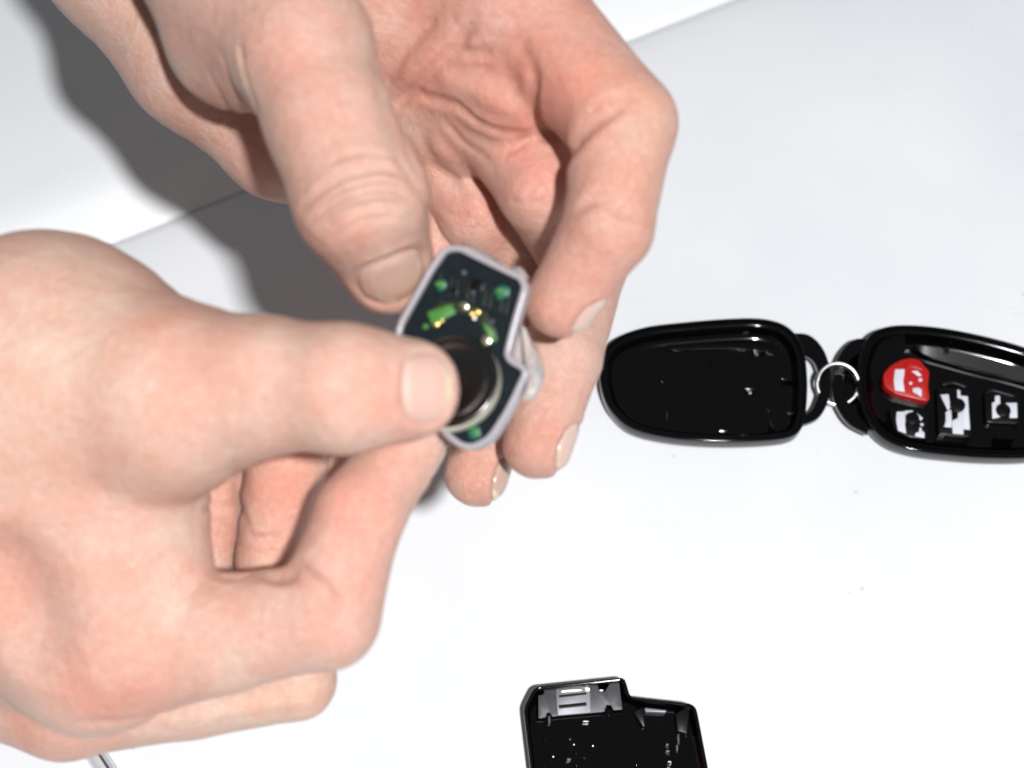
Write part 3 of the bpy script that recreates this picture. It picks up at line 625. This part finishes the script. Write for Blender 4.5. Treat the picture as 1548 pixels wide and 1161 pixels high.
A.pchain([(600, 80, 338, 8), (720, 10, 326, 8)], 7)
tA = A.finger([(455, 70, 290, 12.4), (497, 185, 286, 11.2), (545, 300, 285, 11.8), (586, 402, 297, 9.0)], 5, 12, 18)
iA = A.finger([(790, 20, 312, 12.3), (943, 188, 300, 10.0), (921, 342, 296, 8.4), (848, 455, 301, 6.9)], 3, 9, 18)
mA = A.finger([(745, 165, 327, 10.8), (826, 286, 319, 9.6), (885, 400, 338, 8.8), (850, 540, 322, 8.0), (812, 672, 318, 7.0)], 3, 7, 14)
rA = A.finger([(665, 215, 342, 10.5), (725, 320, 338, 9.0), (790, 400, 352, 8.2), (762, 560, 340, 7.6), (720, 718, 331, 6.6)], 3, 7, 14)
pA = A.finger([(580, 250, 348, 10.5), (655, 370, 346, 9), (655, 520, 352, 7), (655, 610, 350, 6.2)], 3, 7, 12)
A.bump(440, 95, 8, 1.0); A.bump(880, 130, 7, 1.3); A.bump(800, 285, 6, .7); A.bump(845, 95, 7, .7); A.bump(545, 290, 8, .5)
A.nail(tA, (-.05, .25, 1), 12.5, 12.4, back=4.6, fe=0)
A.nail(iA, (.85, -.30, .20), 9.5, 9.0, back=1.0, col=(.62, .44, .38), fe=.35)
A.nail(mA, (.95, -.1, .12), 10, 9.2, back=1.0, col=(.62, .44, .38), fe=.35)
A.nail(rA, (.95, -.1, .05), 9.5, 9, back=.5)
A.groove([(455, 318), (490, 286), (540, 262), (575, 255), (603, 262)], 1.0, .8)
A.groove([(468, 335), (510, 302), (555, 287), (590, 285), (622, 302)], 1.2, .85)
A.groove([(482, 350), (520, 322), (570, 307), (612, 314)], .95, .75)
A.groove([(500, 243), (545, 232), (592, 238)], .5, .7)
A.groove([(497, 270), (545, 246), (590, 246)], .35, .6)
A.groove([(500, 362), (540, 335), (590, 325), (625, 335)], .3, .7)
A.groove([(592, 162), (625, 141), (652, 150), (690, 160), (722, 186), (760, 201), (806, 201)], 1.0, 1.1)
A.groove([(806, 205), (780, 222), (762, 232)], .5, .8)
A.groove([(688, 76), (715, 80), (745, 77)], .6, .9)
A.groove([(668, 103), (700, 106), (742, 103)], .5, .9)
A.groove([(595, 100), (625, 60), (660, 25)], .5, 1.2)
A.groove([(592, 165), (640, 118), (690, 72), (716, 30)], .8, 1.2)
A.groove([(600, 130), (650, 80), (690, 35)], -1.1, 2.4)
A.groove([(650, 215), (690, 255), (735, 345)], -.5, 1.8)
A.groove([(660, 120), (720, 140), (790, 175)], -.6, 2.2)
A.groove([(600, 230), (640, 300), (665, 360)], .4, 1.2)
A.groove([(670, 180), (700, 215), (742, 245)], .4, .9)
A.groove([(812, 105), (806, 150), (818, 190), (850, 222)], 1.5, 1.5)
A.groove([(858, 240), (880, 205), (912, 175), (958, 146)], 1.5, 1.5)
A.groove([(730, 30), (780, 28), (820, 40)], .25, .8)
A.groove([(640, 200), (650, 240), (680, 275), (720, 300)], .5, 1.3)
A.groove([(612, 215), (625, 250), (640, 275)], .35, 1.0)
A.groove([(770, 300), (800, 306), (830, 300)], .25, .8)
A.groove([(868, 318), (905, 300), (940, 318), (968, 326)], .9, 1.3)
A.groove([(335, 80), (350, 130), (385, 180)], .55, .9)
A.groove([(362, 60), (372, 120), (392, 175)], .5, .9)
A.groove([(315, 110), (340, 155), (375, 190)], .35, .9)
A.groove([(670, 322), (690, 326), (712, 322)], .3, .6)
A.groove([(560, 60), (578, 150), (612, 260), (640, 330)], .25, 2.2)
A.groove([(780, 60), (800, 90), (806, 120)], .5, 1.6)
blA = [(440, 95, 9, RED, .5), (500, 180, 14, PINK, .5), (545, 350, 12, PINK, .5), (300, 60, 14, PINK, .5), (600, 440, 9, PINK, .8), (845, 470, 9, RED, .5), (812, 680, 10, RED, .45), (718, 735, 10, RED, .5), (690, 250, 24, RED, .28), (760, 100, 18, PINK, .6), (870, 60, 22, PINK, .5), (920, 420, 12, PINK, .8), (640, 80, 12, PINK, .9),
       (900, 200, 14, PINK, .6), (850, 90, 16, PINK, .6), (800, 290, 12, PINK, .55), (700, 340, 12, RED, .35), (930, 340, 10, PINK, .5), (560, 210, 12, PALE, .15), (400, 30, 14, PALE, .25), (270, 60, 18, PALE, .2),
       (560, 290, 9, YEL, .3), (960, 160, 10, YEL, .4), (880, 560, 10, PINK, .5), (350, 200, 20, RED, .35), (780, 180, 12, RED, .25)]
ptsA = np.array([q for c in A.palm for q in c[:2]] + [q[0] for f in A.fing for q in f[0]])
loA = ptsA.min(0) - 30; hiA = ptsA.max(0) + 30
build_hand(A, loA, hiA, .55, 'upper hand with curled fingers, its thumb and fingertips holding the clear circuit case', blA)

# ---- lower hand
B = Hand()
B.pchain([(-560, 780, 325, 29), (-260, 740, 318, 28), (70, 560, 298, 24.5), (255, 602, 284, 17)], 14)
B.pchain([(-260, 860, 343, 22), (30, 890, 318, 19), (145, 985, 302, 14.5)], 14)
B.pchain([(60, 700, 300, 23), (178, 745, 298, 16.5)], 14)
B.pchain([(40, 830, 303, 18), (180, 850, 298, 14.8)], 14)
B.pchain([(110, 930, 303, 16), (210, 905, 299, 13)], 12)
B.pchain([(-200, 900, 335, 20), (100, 1052, 320, 12.6)], 10)
B.pchain([(-150, 900, 350, 18), (60, 1030, 340, 11)], 10)
B.pchain([(-150, 850, 360, 18), (20, 990, 358, 10)], 10)
tB = B.finger([(262, 602, 284, 16.5), (395, 583, 277, 11.7), (520, 586, 272, 10.6), (618, 588, 275.5, 8.9)], 6, 14, 22)
iB = B.finger([(145, 985, 302, 14), (330, 960, 295, 11.0), (492, 930, 291, 9.8), (545, 775, 290, 8.1), (622, 668, 298, 6.6)], 3, 15, 26)
mB = B.finger([(100, 1055, 320, 12.2), (290, 1042, 318, 9.6), (448, 1028, 316, 7.8), (405, 850, 323, 6.3), (434, 700, 320, 8.3)], 2.5, 8, 15)
rB = B.finger([(60, 1030, 340, 10.5), (380, 990, 338, 8.0), (448, 850, 334, 8), (475, 710, 328, 8)], 2.5, 8, 15)
pB = B.finger([(20, 990, 358, 9.5), (300, 960, 345, 8), (306, 850, 332, 6.8), (322, 690, 329, 7.0)], 2.5, 8, 15)
B.nail(tB, (.62, .05, 1), 9.0, 11.6, back=-1.0, col=(.66, .43, .365))
B.nail(iB, (.9, .2, -.6), 9.5, 9, back=.0)
B.bump(200, 1030, 10, 1.2)
B.groove([(-30, 800), (20, 880), (50, 950), (55, 1040)], 3.0, 6.5)
B.groove([(350, 700), (360, 740), (372, 800)], .5, 1.5)
B.groove([(90, 1090), (200, 1085), (330, 1062), (480, 1035)], .5, 1.5)
B.groove([(240, 470), (330, 520), (420, 520)], -.5, 5)
B.groove([(398, 868), (425, 872), (455, 868), (490, 895), (515, 930)], 1.5, 1.5)
B.groove([(330, 870), (352, 875), (380, 868)], .5, 1.0)
B.groove([(375, 812), (400, 815), (425, 810)], .6, .9)
B.groove([(305, 770), (325, 766), (345, 770)], .4, .8)
B.groove([(505, 520), (515, 560), (512, 610), (500, 655)], .14, 1.6)
B.groove([(525, 515), (537, 560), (535, 610), (525, 655)], .12, 1.4)
B.groove([(560, 780), (575, 790), (590, 790)], .3, 1.0)
blB = [(170, 1065, 12, RED, .5), (110, 1040, 8, RED, .3), (240, 1040, 12, PINK, .8), (480, 950, 14, PINK, .8), (530, 830, 12, PINK, .6), (590, 700, 12, RED, .35), (560, 740, 12, PINK, .6), (560, 580, 10, PINK, .8), (640, 640, 8, PINK, .8), (430, 740, 12, RED, .7), (330, 770, 14, RED, .5),
       (120, 480, 18, YEL, .3), (330, 560, 14, PINK, .4), (250, 750, 20, PINK, .2), (100, 650, 22, PALE, .15), (20, 850, 18, RED, .5), (200, 950, 12, PALE, .4), (420, 1070, 12, YEL, .3), (60, 1110, 14, RED, .5), (640, 510, 8, RED, .5), (250, 500, 14, RED, .25)]
ptsB = np.array([q for c in B.palm for q in c[:2]] + [q[0] for f in B.fing for q in f[0]])
build_hand(B, ptsB.min(0) - 32, ptsB.max(0) + 32, .6, 'lower left hand pressing the coin battery with its thumb, index finger bent beneath', blB, base=np.array([.715, .52, .43]))  # skin base raised to put stronger light on this hand into its colour
